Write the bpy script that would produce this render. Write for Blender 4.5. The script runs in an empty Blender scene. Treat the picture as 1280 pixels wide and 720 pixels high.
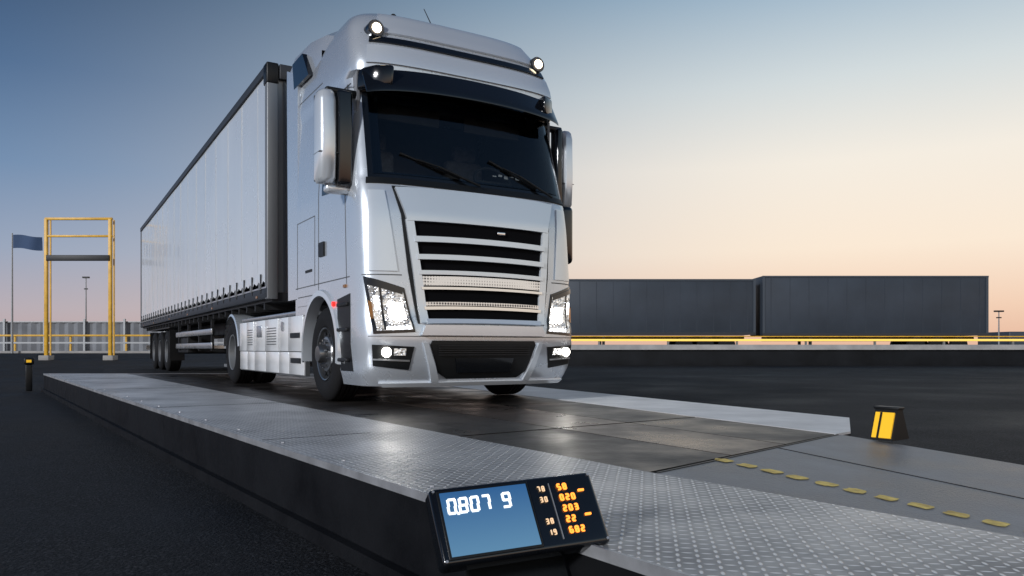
import bpy, bmesh, math, random
from mathutils import Vector, Matrix
random.seed(3)
R=math.radians
scene=bpy.context.scene
scene.view_settings.view_transform='Standard'
try: scene.view_settings.look='None'
except Exception: pass
scene.view_settings.exposure=0

def lin(c):
    o=[]
    for v in c:
        v=v/255.0
        o.append(v/12.92 if v<=0.04045 else ((v+0.055)/1.055)**2.4)
    return (o[0],o[1],o[2],1)

# ------------------------------------------------------------ materials
def mat(name,col,rough=.5,metal=0,coat=0,emit=None,estr=0,nscale=0,namp=0,bump=0,bscale=40,rvar=0,spec=None):
    m=bpy.data.materials.new(name); m.use_nodes=True
    nt=m.node_tree; b=nt.nodes['Principled BSDF']
    c=(col[0],col[1],col[2],1)
    b.inputs['Base Color'].default_value=c
    b.inputs['Roughness'].default_value=rough
    b.inputs['Metallic'].default_value=metal
    if spec is not None: b.inputs['Specular IOR Level'].default_value=spec
    if coat:
        b.inputs['Coat Weight'].default_value=coat
        b.inputs['Coat Roughness'].default_value=.05
    if emit:
        b.inputs['Emission Color'].default_value=(emit[0],emit[1],emit[2],1)
        b.inputs['Emission Strength'].default_value=estr
    tc=nt.nodes.new('ShaderNodeTexCoord')
    if namp or rvar:
        n=nt.nodes.new('ShaderNodeTexNoise'); n.inputs['Scale'].default_value=nscale or 2
        n.inputs['Detail'].default_value=6; n.inputs['Roughness'].default_value=.6
        nt.links.new(tc.outputs['Object'],n.inputs['Vector'])
        if namp:
            r=nt.nodes.new('ShaderNodeValToRGB')
            r.color_ramp.elements[0].position=.3; r.color_ramp.elements[1].position=.7
            r.color_ramp.elements[0].color=tuple(max(0,x*(1-namp)) for x in c[:3])+(1,)
            r.color_ramp.elements[1].color=tuple(min(1,x*(1+namp)) for x in c[:3])+(1,)
            nt.links.new(n.outputs['Fac'],r.inputs['Fac'])
            nt.links.new(r.outputs['Color'],b.inputs['Base Color'])
        if rvar:
            mr=nt.nodes.new('ShaderNodeMapRange')
            mr.inputs['From Min'].default_value=.3; mr.inputs['From Max'].default_value=.7
            mr.inputs['To Min'].default_value=max(0.02,rough-rvar); mr.inputs['To Max'].default_value=min(1,rough+rvar)
            nt.links.new(n.outputs['Fac'],mr.inputs['Value'])
            nt.links.new(mr.outputs['Result'],b.inputs['Roughness'])
    if bump:
        n2=nt.nodes.new('ShaderNodeTexNoise'); n2.inputs['Scale'].default_value=bscale
        n2.inputs['Detail'].default_value=5
        nt.links.new(tc.outputs['Object'],n2.inputs['Vector'])
        bp=nt.nodes.new('ShaderNodeBump'); bp.inputs['Strength'].default_value=bump
        bp.inputs['Distance'].default_value=.02
        nt.links.new(n2.outputs['Fac'],bp.inputs['Height'])
        nt.links.new(bp.outputs['Normal'],b.inputs['Normal'])
    return m

M={}
M['paint']=mat('silver_paint',(.68,.73,.79),.27,.5,coat=.8,nscale=3,rvar=.04)
M['paint2']=mat('silver_panel_paint',(.74,.79,.84),.24,.4,coat=.8)
M['seam']=mat('panel_seam',(.10,.105,.11),.5)
M['black']=mat('black_plastic',(.008,.009,.010),.42,spec=.35,bump=.05,bscale=120)
M['void']=mat('grille_void',(.004,.004,.005),.8,spec=.08)
M['gloss']=mat('gloss_black',(.005,.006,.008),.12,coat=.4)
M['glass']=mat('dark_glass',(.003,.004,.006),.04,coat=.4,spec=.5)
M['alu']=mat('aluminium',(.62,.64,.66),.32,.9,nscale=6,namp=.12,rvar=.08)
M['brightalu']=mat('bright_fairing',(.88,.89,.90),.25,.2,coat=.4,nscale=3,namp=.06)
M['chrome']=mat('chrome',(.75,.76,.78),.15,1)
M['rubber']=mat('rubber',(.009,.009,.010),.75,spec=.3,bump=.15,bscale=60)
M['chassis']=mat('chassis_steel',(.014,.015,.017),.55,nscale=4,namp=.4)
M['lamp']=mat('lamp_lit',(.9,.9,.9),.2,emit=(1,.95,.86),estr=24)
M['lampw']=mat('lamp_warm',(.9,.9,.9),.2,emit=(1,.82,.55),estr=9)
M['drl']=mat('lamp_glow',(.8,.8,.8),.2,emit=(.95,.97,1),estr=2.6)
M['red']=mat('red_marker',(.5,.01,.01),.3,emit=(1,.03,.02),estr=1.2)
M['amberlens']=mat('amber_lens',(.35,.16,.05),.15,.5)
M['yellow']=mat('yellow_paint',(.75,.42,.03),.45,nscale=3,namp=.2)
M['yellowglow']=mat('glowing_streak_rail',(.85,.5,.05),.4,emit=(1,.66,.18),estr=.75)  # emission added so the rail glows like a streak of light
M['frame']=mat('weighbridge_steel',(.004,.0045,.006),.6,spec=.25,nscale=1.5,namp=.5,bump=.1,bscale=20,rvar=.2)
M['wall']=mat('dark_wall',(.007,.008,.010),.7,spec=.2,nscale=.8,namp=.5)
M['edge']=mat('steel_nosing',(.5,.51,.53),.4,.6,nscale=5,namp=.3)
M['dullsteel']=mat('dull_steel',(.10,.10,.11),.6,.5,nscale=5,namp=.3)
M['concrete']=mat('concrete',(.34,.33,.32),.8,nscale=1.2,namp=.2,bump=.2,bscale=15)
M['darkbox']=mat('dark_tarpaulin',(.034,.046,.064),.5,nscale=.35,namp=.22,bump=.25,bscale=.9)
M['darkrail']=mat('dark_rail',(.030,.035,.044),.5)
M['boxrail']=mat('box_rail',(.055,.070,.09),.5)
M['fence']=mat('fence_sheet',(.20,.21,.23),.6,nscale=.7,namp=.25)
M['flag']=mat('flag_cloth',(.04,.08,.17),.8)
M['post']=mat('galvanised',(.3,.31,.32),.5,.6)
M['cabin']=mat('cabin_trim',(.09,.095,.10),.8,nscale=5,namp=.2)
M['seat']=mat('seat_cloth',(.24,.25,.28),.9,nscale=12,namp=.3)
M['lining']=mat('cabin_lining',(.22,.23,.25),.9,nscale=2,namp=.15)
def crystal():
    m=bpy.data.materials.new('lamp_crystal'); m.use_nodes=True; nt=m.node_tree; b=nt.nodes['Principled BSDF']
    tc=nt.nodes.new('ShaderNodeTexCoord'); vo=nt.nodes.new('ShaderNodeTexVoronoi'); vo.inputs['Scale'].default_value=34
    nt.links.new(tc.outputs['Object'],vo.inputs['Vector'])
    s=nt.nodes.new('ShaderNodeSeparateColor'); nt.links.new(vo.outputs['Color'],s.inputs[0])
    mr=nt.nodes.new('ShaderNodeMapRange'); mr.inputs['From Min'].default_value=.1; mr.inputs['To Min'].default_value=.10; mr.inputs['To Max'].default_value=.75
    nt.links.new(s.outputs[0],mr.inputs['Value']); nt.links.new(mr.outputs[0],b.inputs['Emission Strength'])
    b.inputs['Emission Color'].default_value=(1,.94,.85,1); b.inputs['Metallic'].default_value=1
    b.inputs['Base Color'].default_value=(.5,.52,.56,1); b.inputs['Roughness'].default_value=.15
    bp=nt.nodes.new('ShaderNodeBump'); bp.inputs['Distance'].default_value=.02
    nt.links.new(vo.outputs['Distance'],bp.inputs['Height']); nt.links.new(bp.outputs[0],b.inputs['Normal'])
    return m
M['crystal']=crystal()
def tinted():
    m=bpy.data.materials.new('windscreen_glass'); m.use_nodes=True; nt=m.node_tree
    for n_ in list(nt.nodes): nt.nodes.remove(n_)
    o=nt.nodes.new('ShaderNodeOutputMaterial'); mx=nt.nodes.new('ShaderNodeMixShader'); fr=nt.nodes.new('ShaderNodeFresnel'); fr.inputs[0].default_value=1.5
    tr=nt.nodes.new('ShaderNodeBsdfTransparent'); tr.inputs[0].default_value=(.58,.64,.68,1)
    gl=nt.nodes.new('ShaderNodeBsdfGlossy'); gl.inputs['Roughness'].default_value=.02; gl.inputs[0].default_value=(.9,.95,1,1)
    nt.links.new(fr.outputs[0],mx.inputs[0]); nt.links.new(tr.outputs[0],mx.inputs[1]); nt.links.new(gl.outputs[0],mx.inputs[2]); nt.links.new(mx.outputs[0],o.inputs[0])
    return m
M['tint']=tinted()

# ------------------------------------------------------------ helpers
def empty(name,loc=(0,0,0),rz=0):
    e=bpy.data.objects.new(name,None); scene.collection.objects.link(e)
    e.location=loc; e.rotation_euler=(0,0,rz); e.empty_display_size=.2
    return e
def mk(name,vs,fs,m,parent=None,smooth=False,ang=35,recalc=True):
    me=bpy.data.meshes.new(name); me.from_pydata([tuple(v) for v in vs],[],fs)
    if recalc:
        bm=bmesh.new(); bm.from_mesh(me); bmesh.ops.remove_doubles(bm,verts=bm.verts,dist=1e-5)
        bmesh.ops.recalc_face_normals(bm,faces=bm.faces); bm.to_mesh(me); bm.free()
    if smooth:
        for p in me.polygons: p.use_smooth=True
        me.set_sharp_from_angle(angle=R(ang))
    if isinstance(m,(list,tuple)):
        for k in m: me.materials.append(k)
    else: me.materials.append(m)
    o=bpy.data.objects.new(name,me); scene.collection.objects.link(o)
    if parent: o.parent=parent
    return o
def box(name,c,s,m,parent=None,bev=0,rot=None,seg=2):
    bm=bmesh.new(); bmesh.ops.create_cube(bm,size=1)
    for v in bm.verts: v.co=Vector((v.co.x*s[0],v.co.y*s[1],v.co.z*s[2]))
    if bev: bmesh.ops.bevel(bm,geom=bm.edges[:],offset=bev,segments=seg,profile=.5,affect='EDGES')
    if rot is not None:
        mtx=rot if isinstance(rot,Matrix) else Matrix.Rotation(rot[1],3,rot[0])
        for v in bm.verts: v.co=mtx@v.co
    for v in bm.verts: v.co+=Vector(c)
    me=bpy.data.meshes.new(name); bm.to_mesh(me); bm.free(); me.materials.append(m)
    if bev:
        for p in me.polygons: p.use_smooth=True
        me.set_sharp_from_angle(angle=R(50))
    o=bpy.data.objects.new(name,me); scene.collection.objects.link(o)
    if parent: o.parent=parent
    return o
def boxes(name,lst,m,parent=None,bev=0):
    vs=[];fs=[]
    for c,s in lst:
        k=len(vs)
        for dx in(-.5,.5):
            for dy in(-.5,.5):
                for dz in(-.5,.5): vs.append((c[0]+dx*s[0],c[1]+dy*s[1],c[2]+dz*s[2]))
        fs+=[(k,k+1,k+3,k+2),(k+4,k+6,k+7,k+5),(k,k+4,k+5,k+1),(k+2,k+3,k+7,k+6),(k,k+2,k+6,k+4),(k+1,k+5,k+7,k+3)]
    return mk(name,vs,fs,m,parent,recalc=False)
def tube(name,p,q,r,m,parent=None,n=12,r2=None):
    p=Vector(p);q=Vector(q);d=(q-p).normalized()
    a=d.orthogonal().normalized(); b=d.cross(a); r2=r if r2 is None else r2
    vs=[];
    for k in range(n):
        t=2*math.pi*k/n; vs.append(p+(a*math.cos(t)+b*math.sin(t))*r)
    for k in range(n):
        t=2*math.pi*k/n; vs.append(q+(a*math.cos(t)+b*math.sin(t))*r2)
    fs=[(k,(k+1)%n,n+(k+1)%n,n+k) for k in range(n)]+[tuple(range(n))[::-1],tuple(range(n,2*n))]
    return mk(name,vs,fs,m,parent,smooth=True,ang=40)
def prism(name,pts,z0,z1,m,parent=None,bev=0):
    n=len(pts)
    zz=lambda z,i: z[i] if isinstance(z,(list,tuple)) else z
    vs=[(p[0],p[1],zz(z0,i)) for i,p in enumerate(pts)]+[(p[0],p[1],zz(z1,i)) for i,p in enumerate(pts)]
    fs=[tuple(range(n))[::-1],tuple(range(n,2*n))]+[(i,(i+1)%n,n+(i+1)%n,n+i) for i in range(n)]
    return mk(name,vs,fs,m,parent)
def prof_x(name,pts,x0,x1,m,parent=None,smooth=False):
    n=len(pts)
    vs=[(x0,p[0],p[1]) for p in pts]+[(x1,p[0],p[1]) for p in pts]
    fs=[tuple(range(n)),tuple(range(n,2*n))[::-1]]+[(i,(i+1)%n,n+(i+1)%n,n+i) for i in range(n)]
    return mk(name,vs,fs,m,parent,smooth=smooth,ang=30)
def lathe(name,prof,cx,cy,cz,sgn,m,parent,n=48):
    vs=[];k=len(prof)
    for i in range(n):
        t=2*math.pi*i/n
        for r,x in prof: vs.append((cx+sgn*x,cy+r*math.cos(t),cz+r*math.sin(t)))
    fs=[]
    for i in range(n):
        j=(i+1)%n
        for a in range(k-1): fs.append((i*k+a,i*k+a+1,j*k+a+1,j*k+a))
    return mk(name,vs,fs,m,parent,smooth=True,ang=32)

# ------------------------------------------------------------ world
w=bpy.data.worlds.new("World"); scene.world=w; w.use_nodes=True
nt=w.node_tree; N=nt.nodes; L=nt.links
bg=N['Background']
tc=N.new('ShaderNodeTexCoord'); sx=N.new('ShaderNodeSeparateXYZ'); L.new(tc.outputs['Generated'],sx.inputs[0])
def ramp(stops):
    r=N.new('ShaderNodeValToRGB'); e=r.color_ramp.elements
    e[0].position=stops[0][0]; e[0].color=lin(stops[0][1]); e[1].position=stops[-1][0]; e[1].color=lin(stops[-1][1])
    for p,c in stops[1:-1]:
        k=e.new(p); k.color=lin(c)
    return r
cool=ramp([(0,(194,168,166)),(.045,(182,173,182)),(.11,(150,164,188)),(.2,(108,138,174)),(.3,(70,103,143)),(.41,(38,67,104)),(.6,(22,40,70)),(1,(14,26,48))])
warm=ramp([(0,(230,184,158)),(.05,(244,209,184)),(.12,(252,234,214)),(.22,(246,238,226)),(.31,(213,221,223)),(.41,(158,183,203)),(.6,(84,112,146)),(1,(34,52,84))])
L.new(sx.outputs['Z'],cool.inputs['Fac']); L.new(sx.outputs['Z'],warm.inputs['Fac'])
mr=N.new('ShaderNodeMapRange'); mr.interpolation_type='SMOOTHSTEP'
mr.inputs['From Min'].default_value=-.66; mr.inputs['From Max'].default_value=.42
L.new(sx.outputs['X'],mr.inputs['Value'])
mx=N.new('ShaderNodeMix'); mx.data_type='RGBA'
L.new(mr.outputs['Result'],mx.inputs[0]); L.new(cool.outputs['Color'],mx.inputs[6]); L.new(warm.outputs['Color'],mx.inputs[7])
sky=N.new('ShaderNodeTexSky'); sky.sky_type='NISHITA'; sky.sun_disc=False
sky.sun_elevation=R(4); sky.sun_rotation=R(200)
sc=N.new('ShaderNodeVectorMath'); sc.operation='SCALE'; sc.inputs['Scale'].default_value=.004
L.new(sky.outputs['Color'],sc.inputs[0])
ad=N.new('ShaderNodeVectorMath'); ad.operation='ADD'
L.new(mx.outputs[2],ad.inputs[0]); L.new(sc.outputs[0],ad.inputs[1])
L.new(ad.outputs[0],bg.inputs['Color']); bg.inputs['Strength'].default_value=.98

sd=bpy.data.lights.new('sun','SUN'); sd.energy=2.3; sd.angle=R(6); sd.color=(.97,.98,1)
so=bpy.data.objects.new('sun',sd); scene.collection.objects.link(so)
d=Vector((-.58,-.74,.34)).normalized()
so.rotation_euler=d.to_track_quat('Z','Y').to_euler()

# ------------------------------------------------------------ camera
cd=bpy.data.cameras.new('camera'); cam=bpy.data.objects.new('camera',cd); scene.collection.objects.link(cam)
cam.location=(0,0,.56); cam.rotation_euler=(R(90),0,0)
cd.lens=36*966/1280; cd.sensor_width=36; cd.shift_y=76/1280; cd.clip_end=6000; cd.clip_start=.05
scene.camera=cam

# ------------------------------------------------------------ ground
gm=mat('asphalt',(.013,.0135,.015),.75,spec=.28,nscale=.35,namp=.5,rvar=.18,bump=.8,bscale=55)
def aggregate(m):
    nt=m.node_tree; b=nt.nodes['Principled BSDF']; src=b.inputs['Base Color'].links[0].from_socket
    tc=nt.nodes.new('ShaderNodeTexCoord'); v=nt.nodes.new('ShaderNodeTexVoronoi'); v.inputs['Scale'].default_value=75
    nt.links.new(tc.outputs['Object'],v.inputs['Vector'])
    s=nt.nodes.new('ShaderNodeSeparateColor'); nt.links.new(v.outputs['Color'],s.inputs[0])
    mr=nt.nodes.new('ShaderNodeMapRange'); mr.inputs['From Min'].default_value=.6; mr.inputs['To Min'].default_value=.7; mr.inputs['To Max'].default_value=3.0
    nt.links.new(s.outputs[0],mr.inputs['Value'])
    vm=nt.nodes.new('ShaderNodeVectorMath'); vm.operation='SCALE'; nt.links.new(src,vm.inputs[0]); nt.links.new(mr.outputs[0],vm.inputs['Scale'])
    nt.links.new(vm.outputs[0],b.inputs['Base Color'])
aggregate(gm)
def gz(y):
    if y<28: return -.4
    if y<45: return -.4+.7*(y-28)/17
    return .3
ys=[-80,0,6,12,20,28,32,36,40,45,60,120,400,1500,4000]
xs=[-3000,-600,-150,-60,-30,-15,0,15,30,60,150,600,3000]
vs=[(x,y,gz(y)) for y in ys for x in xs]; nx=len(xs)
fs=[(j*nx+i,j*nx+i+1,(j+1)*nx+i+1,(j+1)*nx+i) for j in range(len(ys)-1) for i in range(nx-1)]
mk('ground',vs,fs,gm,smooth=True,recalc=False)

# ------------------------------------------------------------ diamond plate
def diamond():
    m=bpy.data.materials.new('diamond_plate'); m.use_nodes=True
    nt=m.node_tree; N=nt.nodes; L=nt.links; b=N['Principled BSDF']
    def mt(op,a,bb=None,c=None):
        n=N.new('ShaderNodeMath'); n.operation=op
        for i,v in enumerate((a,bb,c)):
            if v is None: continue
            if isinstance(v,(int,float)): n.inputs[i].default_value=v
            else: L.new(v,n.inputs[i])
        return n.outputs[0]
    tc=N.new('ShaderNodeTexCoord'); mp=N.new('ShaderNodeMapping')
    mp.inputs['Rotation'].default_value=(0,0,R(-35)); mp.inputs['Scale'].default_value=(27,27,27)
    L.new(tc.outputs['Object'],mp.inputs['Vector'])
    s=N.new('ShaderNodeSeparateXYZ'); L.new(mp.outputs[0],s.inputs[0])
    fx=mt('FLOOR',s.outputs[0]); fy=mt('FLOOR',s.outputs[1])
    lx=mt('SUBTRACT',mt('SUBTRACT',s.outputs[0],fx),.5); ly=mt('SUBTRACT',mt('SUBTRACT',s.outputs[1],fy),.5)
    par=mt('FLOORED_MODULO',mt('ADD',fx,fy),2)
    sg=mt('SUBTRACT',mt('MULTIPLY',par,2),1)
    a=mt('MULTIPLY',mt('ADD',lx,mt('MULTIPLY',sg,ly)),.7071)
    c=mt('MULTIPLY',mt('SUBTRACT',lx,mt('MULTIPLY',sg,ly)),.7071)
    e=mt('SQRT',mt('ADD',mt('POWER',mt('ABSOLUTE',mt('DIVIDE',a,.56)),2),mt('POWER',mt('ABSOLUTE',mt('DIVIDE',c,.2)),2)))
    h=N.new('ShaderNodeMapRange'); h.interpolation_type='SMOOTHSTEP'
    h.inputs['From Min'].default_value=1.0; h.inputs['From Max'].default_value=.5
    L.new(e,h.inputs['Value'])
    bp=N.new('ShaderNodeBump'); bp.inputs['Strength'].default_value=1; bp.inputs['Distance'].default_value=.004
    L.new(h.outputs[0],bp.inputs['Height']); L.new(bp.outputs[0],b.inputs['Normal'])
    n=N.new('ShaderNodeTexNoise'); n.inputs['Scale'].default_value=.9; n.inputs['Detail'].default_value=9; n.inputs['Roughness'].default_value=.68
    L.new(tc.outputs['Object'],n.inputs['Vector'])
    r=N.new('ShaderNodeValToRGB'); r.color_ramp.elements[0].position=.34; r.color_ramp.elements[1].position=.64
    r.color_ramp.elements[0].color=(.20,.205,.215,1); r.color_ramp.elements[1].color=(.56,.565,.575,1)
    L.new(n.outputs['Fac'],r.inputs['Fac'])
    mx=N.new('ShaderNodeMix'); mx.data_type='RGBA'; mx.inputs[7].default_value=(.95,.95,.95,1)
    L.new(mt('MULTIPLY',h.outputs[0],.92),mx.inputs[0]); L.new(r.outputs[0],mx.inputs[6])
    L.new(mx.outputs[2],b.inputs['Base Color'])
    rr=N.new('ShaderNodeMapRange'); rr.inputs['From Min'].default_value=.3; rr.inputs['From Max'].default_value=.7
    rr.inputs['To Min'].default_value=.50; rr.inputs['To Max'].default_value=.28
    L.new(n.outputs['Fac'],rr.inputs['Value']); L.new(rr.outputs[0],b.inputs['Roughness'])
    b.inputs['Metallic'].default_value=.45
    return m
M['diamond']=diamond()
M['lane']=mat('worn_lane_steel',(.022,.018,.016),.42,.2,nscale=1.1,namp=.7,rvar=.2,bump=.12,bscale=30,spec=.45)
M['lane2']=mat('worn_sheen_plate',(.052,.037,.030),.34,.3,nscale=1.6,namp=.7,rvar=.18,bump=.1,bscale=25)  # brownish reflected glare painted into the base colour, over worn mottling
M['ramp']=mat('ramp_plate',(.25,.253,.26),.46,.3,nscale=1.6,namp=.45,rvar=.14,bump=.4,bscale=70)
M['strip']=mat('strip_concrete',(.72,.72,.72),.5,.15,nscale=1.5,namp=.2,bump=.2,bscale=30)

wb=empty('weighbridge',(0,0,0))
OUT_F=(-10.57,17.45); OUT_N=(1.22,.8)
IN_F=(-8.7,17.45); IN_M=(.626,3.51); IN_R=(1.52,2.29); IN_N=(2.62,.8)
SM=(2.14,5.10); SI_F=(-3.66,17.45); SO_F=(-2.5,17.45); SO_N=(2.75,6.30); SO_M=(2.30,5.25)
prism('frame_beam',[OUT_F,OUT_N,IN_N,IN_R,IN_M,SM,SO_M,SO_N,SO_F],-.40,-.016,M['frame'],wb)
def inset_line(a,b,t): return (a[0]+(b[0]-a[0])*t,a[1]+(b[1]-a[1])*t)
prism('walkway_plate',[OUT_F,OUT_N,IN_N,IN_R,IN_M,IN_F],-.016,0,M['diamond'],wb)
prism('side_strip',[SI_F,SM,SO_M,SO_N,SO_F],-.016,-.001,M['strip'],wb)
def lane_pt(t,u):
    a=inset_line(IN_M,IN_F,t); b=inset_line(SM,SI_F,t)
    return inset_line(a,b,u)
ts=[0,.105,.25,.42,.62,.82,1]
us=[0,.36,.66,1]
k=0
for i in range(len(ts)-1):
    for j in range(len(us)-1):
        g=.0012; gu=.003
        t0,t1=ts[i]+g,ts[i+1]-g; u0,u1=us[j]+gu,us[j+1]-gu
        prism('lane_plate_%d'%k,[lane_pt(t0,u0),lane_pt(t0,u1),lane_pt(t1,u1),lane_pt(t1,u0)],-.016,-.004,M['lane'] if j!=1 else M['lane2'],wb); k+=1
def strip3(name,a,b,wd,z0,z1,m,par,side=1):
    a=Vector((a[0],a[1]));b=Vector((b[0],b[1])); d=(b-a).normalized(); n=Vector((-d.y,d.x))*side*wd
    return prism(name,[tuple(a),tuple(b),tuple(b+n),tuple(a+n)],z0,z1,m,par)
strip3('outer_nosing',OUT_F,OUT_N,.012,-.03,.005,M['edge'],wb,-1)
strip3('outer_channel',OUT_F,OUT_N,.05,-.40,-.33,M['frame'],wb,-1)
av=Vector(OUT_F);bv=Vector(OUT_N);dv=(bv-av).normalized();nv=Vector((dv.y,-dv.x))
Lt=(bv-av).length; bol=[];q=.5
while q<Lt:
    p=av+dv*q-nv*.09
    bol.append(((p.x,p.y,.002),(.016,.016,.006))); q+=.9
boxes('walkway_bolts',bol,M['edge'],wb)
for q in (4.2,8.4,12.4,15.6):
    p=av+dv*q; nn=-nv; wdt=1.25 if q<15 else .75
    strip3('joint_%d'%int(q),tuple(p+nn*.03),tuple(p+nn*wdt),.007,-.001,.002,M['black'],wb)
strip3('end_beam',OUT_F,SO_F,.12,-.4,.004,M['dullsteel'],wb,1)

# ramp
RA=(.626+.02,3.51-.015); RB=(SM[0]+.02,SM[1]-.02)
ramp_o=empty('ramp')
RC=(2.84,4.28); E1=(4.6,2.15);E0=(3.6,-.6)
def rz_fit():
    p0=Vector((RA[0],RA[1],-.004));p1=Vector((RB[0],RB[1],-.004));p2=Vector((RC[0],RC[1],-.085))
    n=(p1-p0).cross(p2-p0); return lambda x,y: p0.z-(n.x*(x-p0.x)+n.y*(y-p0.y))/n.z
zf=rz_fit()
pl=[RA,(1.535,2.30),(2.64,.80),E0,E1,RC,RB]
prism('ramp_slab',pl,-.7,[zf(*p) for p in pl],M['ramp'],ramp_o)
M['yl']=mat('worn_yellow_marking',(.80,.55,.14),.6,nscale=16,namp=.4)
def onramp(px,py):
    dx=(px-640)/966; dz=-(py-436)/966
    y=3.0
    for _ in range(60):
        z=zf(dx*y,y); y=(z-.56)/dz*.5+y*.5
    return Vector((dx*y,y))
a=onramp(905,576); b=onramp(1245,655)
nd=9; spc=(b-a).length/nd
dd=(b-a).normalized(); pn=Vector((-dd.y,dd.x))
vs=[];fs=[]
for i in range(0,nd+5):
    c=a+dd*spc*i; hl=spc*.33; hw=.042
    ring=[]
    for k in range(14):
        t=2*math.pi*k/14; rr=1+.16*random.uniform(-1,1)
        q=c+dd*hl*rr*math.copysign(abs(math.cos(t))**.6,math.cos(t))+pn*hw*rr*math.copysign(abs(math.sin(t))**.6,math.sin(t))
        ring.append((q.x,q.y,zf(q.x,q.y)+.004))
    s=len(vs); vs+=ring; fs.append(tuple(range(s,s+14)))
mk('yellow_dashes',vs,fs,M['yl'],ramp_o,recalc=False)
def rseam(name,p,q,wd,m,h=.003):
    p=Vector(p);q=Vector(q);d=(q-p).normalized();n=Vector((-d.y,d.x))*wd
    pts=[p,q,q+n,p+n]
    return prism(name,[tuple(t) for t in pts],[zf(t.x,t.y)-.01 for t in pts],[zf(t.x,t.y)+h for t in pts],m,ramp_o)
rseam('ramp_joint',(1.5,4.41),(3.6,1.55),.010,M['black'])
rseam('ramp_hinge',(.66,3.50),(2.14,5.06),.012,M['black'],.004)

ap=empty('approach_road')
P=[(-9.3,17.6),(-2.6,17.6),(-7.6,28),(-14.8,28)]
prism('approach_slab',P,-.5,-.003,gm,ap)
prism('approach_fall',[(-14.8,28),(-7.6,28),(-9.4,33),(-16.8,33)],-.5,[-.003,-.003,-.21,-.21],gm,ap)

M['ylens']=mat('yellow_lens',(.85,.5,.03),.25,emit=(1,.52,.02),estr=.35)
e=empty('marker_lamp',(2.37,4.86,-.008),R(-52))
prof_x('housing',[(-.10,0),(.12,0),(.03,.19),(-.03,.19)],-.07,.07,M['black'],e)
rot=Matrix.Rotation(-math.atan2(.07,.19),3,'X')
box('lens',(0,-.072,.092),(.118,.012,.165),M['ylens'],e,rot=rot)
box('lens_bar',(-.02,-.079,.092),(.012,.012,.165),M['black'],e,rot=rot)
box('cap',(0,0,.197),(.16,.08,.016),M['black'],e,bev=.004)
e=empty('marker_lamp',(-11.0,17.6,-.4),R(30))
box('post',(0,0,.3),(.13,.13,.6),M['black'],e,bev=.015)
box('head',(0,0,.68),(.2,.18,.16),M['black'],e,bev=.03)
box('lens',(0,-.095,.68),(.10,.02,.06),M['ylens'],e)

# ------------------------------------------------------------ indicator display
disp=empty('weight_display',(.027,2.17,.092))
u=Vector((.932,.36,.045)).normalized(); v=Vector((-.238,.50,.80)); v=(v-u*v.dot(u)).normalized(); nn=u.cross(v).normalized()
if nn.y>0: nn=-nn
rm=Matrix((u,-nn,v)).transposed()
disp.rotation_euler=rm.to_euler()
box('case',(0,.035,0),(.50,.07,.225),M['gloss'],disp,bev=.016,seg=4)
M['screen']=mat('lcd_screen',(.02,.03,.04),.15,emit=lin((84,118,150))[:3],estr=1.1,nscale=5)
nt=M['screen'].node_tree
tcn=nt.nodes.new('ShaderNodeTexCoord'); sp=nt.nodes.new('ShaderNodeSeparateXYZ'); nt.links.new(tcn.outputs['Generated'],sp.inputs[0])
cr=nt.nodes.new('ShaderNodeValToRGB'); cr.color_ramp.elements[0].color=lin((84,126,158)); cr.color_ramp.elements[1].color=lin((36,84,134))
nt.links.new(sp.outputs['Z'],cr.inputs['Fac']); nt.links.new(cr.outputs['Color'],nt.nodes['Principled BSDF'].inputs['Emission Color'])
box('screen_bezel',(-.095,-.001,0),(.272,.006,.198),M['black'],disp,bev=.002)
box('screen',(-.095,-.004,0),(.256,.006,.182),M['screen'],disp)
M['seg']=mat('lcd_digits',(.8,.8,.8),.4,emit=(.85,.95,1),estr=1.1)
M['org']=mat('led_orange',(.8,.2,.02),.4,emit=(1,.30,.04),estr=2.0)
M['wht']=mat('legend_print',(.75,.6,.42),.5,emit=(1,.62,.32),estr=.55)
segs={'0':'abcdef','1':'bc','2':'abged','3':'abgcd','4':'fgbc','5':'afgcd','6':'afgedc','7':'abc','8':'abcdefg','9':'abcdfg'}
def digit(lst,ch,x,z,wd,ht,t=.0055,sl=.12,y=-.009):
    for s in segs[ch]:
        if s in 'agd':
            zz={'a':ht/2,'g':0,'d':-ht/2}[s]; lst.append(((x+zz*sl,y,z+zz),(wd,.003,t)))
        else:
            xx=wd/2 if s in 'bc' else -wd/2; zz=ht/4 if s in 'bf' else -ht/4
            lst.append(((x+xx+zz*sl,y,z+zz),(t,.003,ht/2)))
lst=[]
for ch,x in zip('08079',(-.196,-.163,-.130,-.097,-.036)): digit(lst,ch,x,.048,.020,.040,.0068)
lst.append(((-.181,-.009,.026),(.007,.003,.007)))
boxes('digits',lst,M['seg'],disp)
ol=[];wl=[]
for i in range(5):
    zz=.070-i*.033
    for j in range(2 if i in(0,3) else 3):
        digit(ol,random.choice('2356890'),.134+j*.018,zz,.008,.016,.0045,0,-.004)
    if i in(0,1,3,4): digit(wl,random.choice('14723'),.070,zz,.006,.014,.003,0,-.004); digit(wl,random.choice('58096'),.084,zz,.006,.014,.003,0,-.004)
for i in range(2): ol.append(((.200,-.003,.053-i*.075),(.018,.006,.006)))
boxes('led_legends',ol,M['org'],disp); boxes('printed_legends',wl,M['wht'],disp)
box('panel_rule',(.105,-.002,0),(.0015,.004,.17),M['edge'],disp)
box('mount_arm',(0,.10,-.03),(.10,.10,.06),M['black'],disp)
box('mount_plate',(0,.15,-.10),(.30,.02,.22),M['black'],disp)
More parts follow.
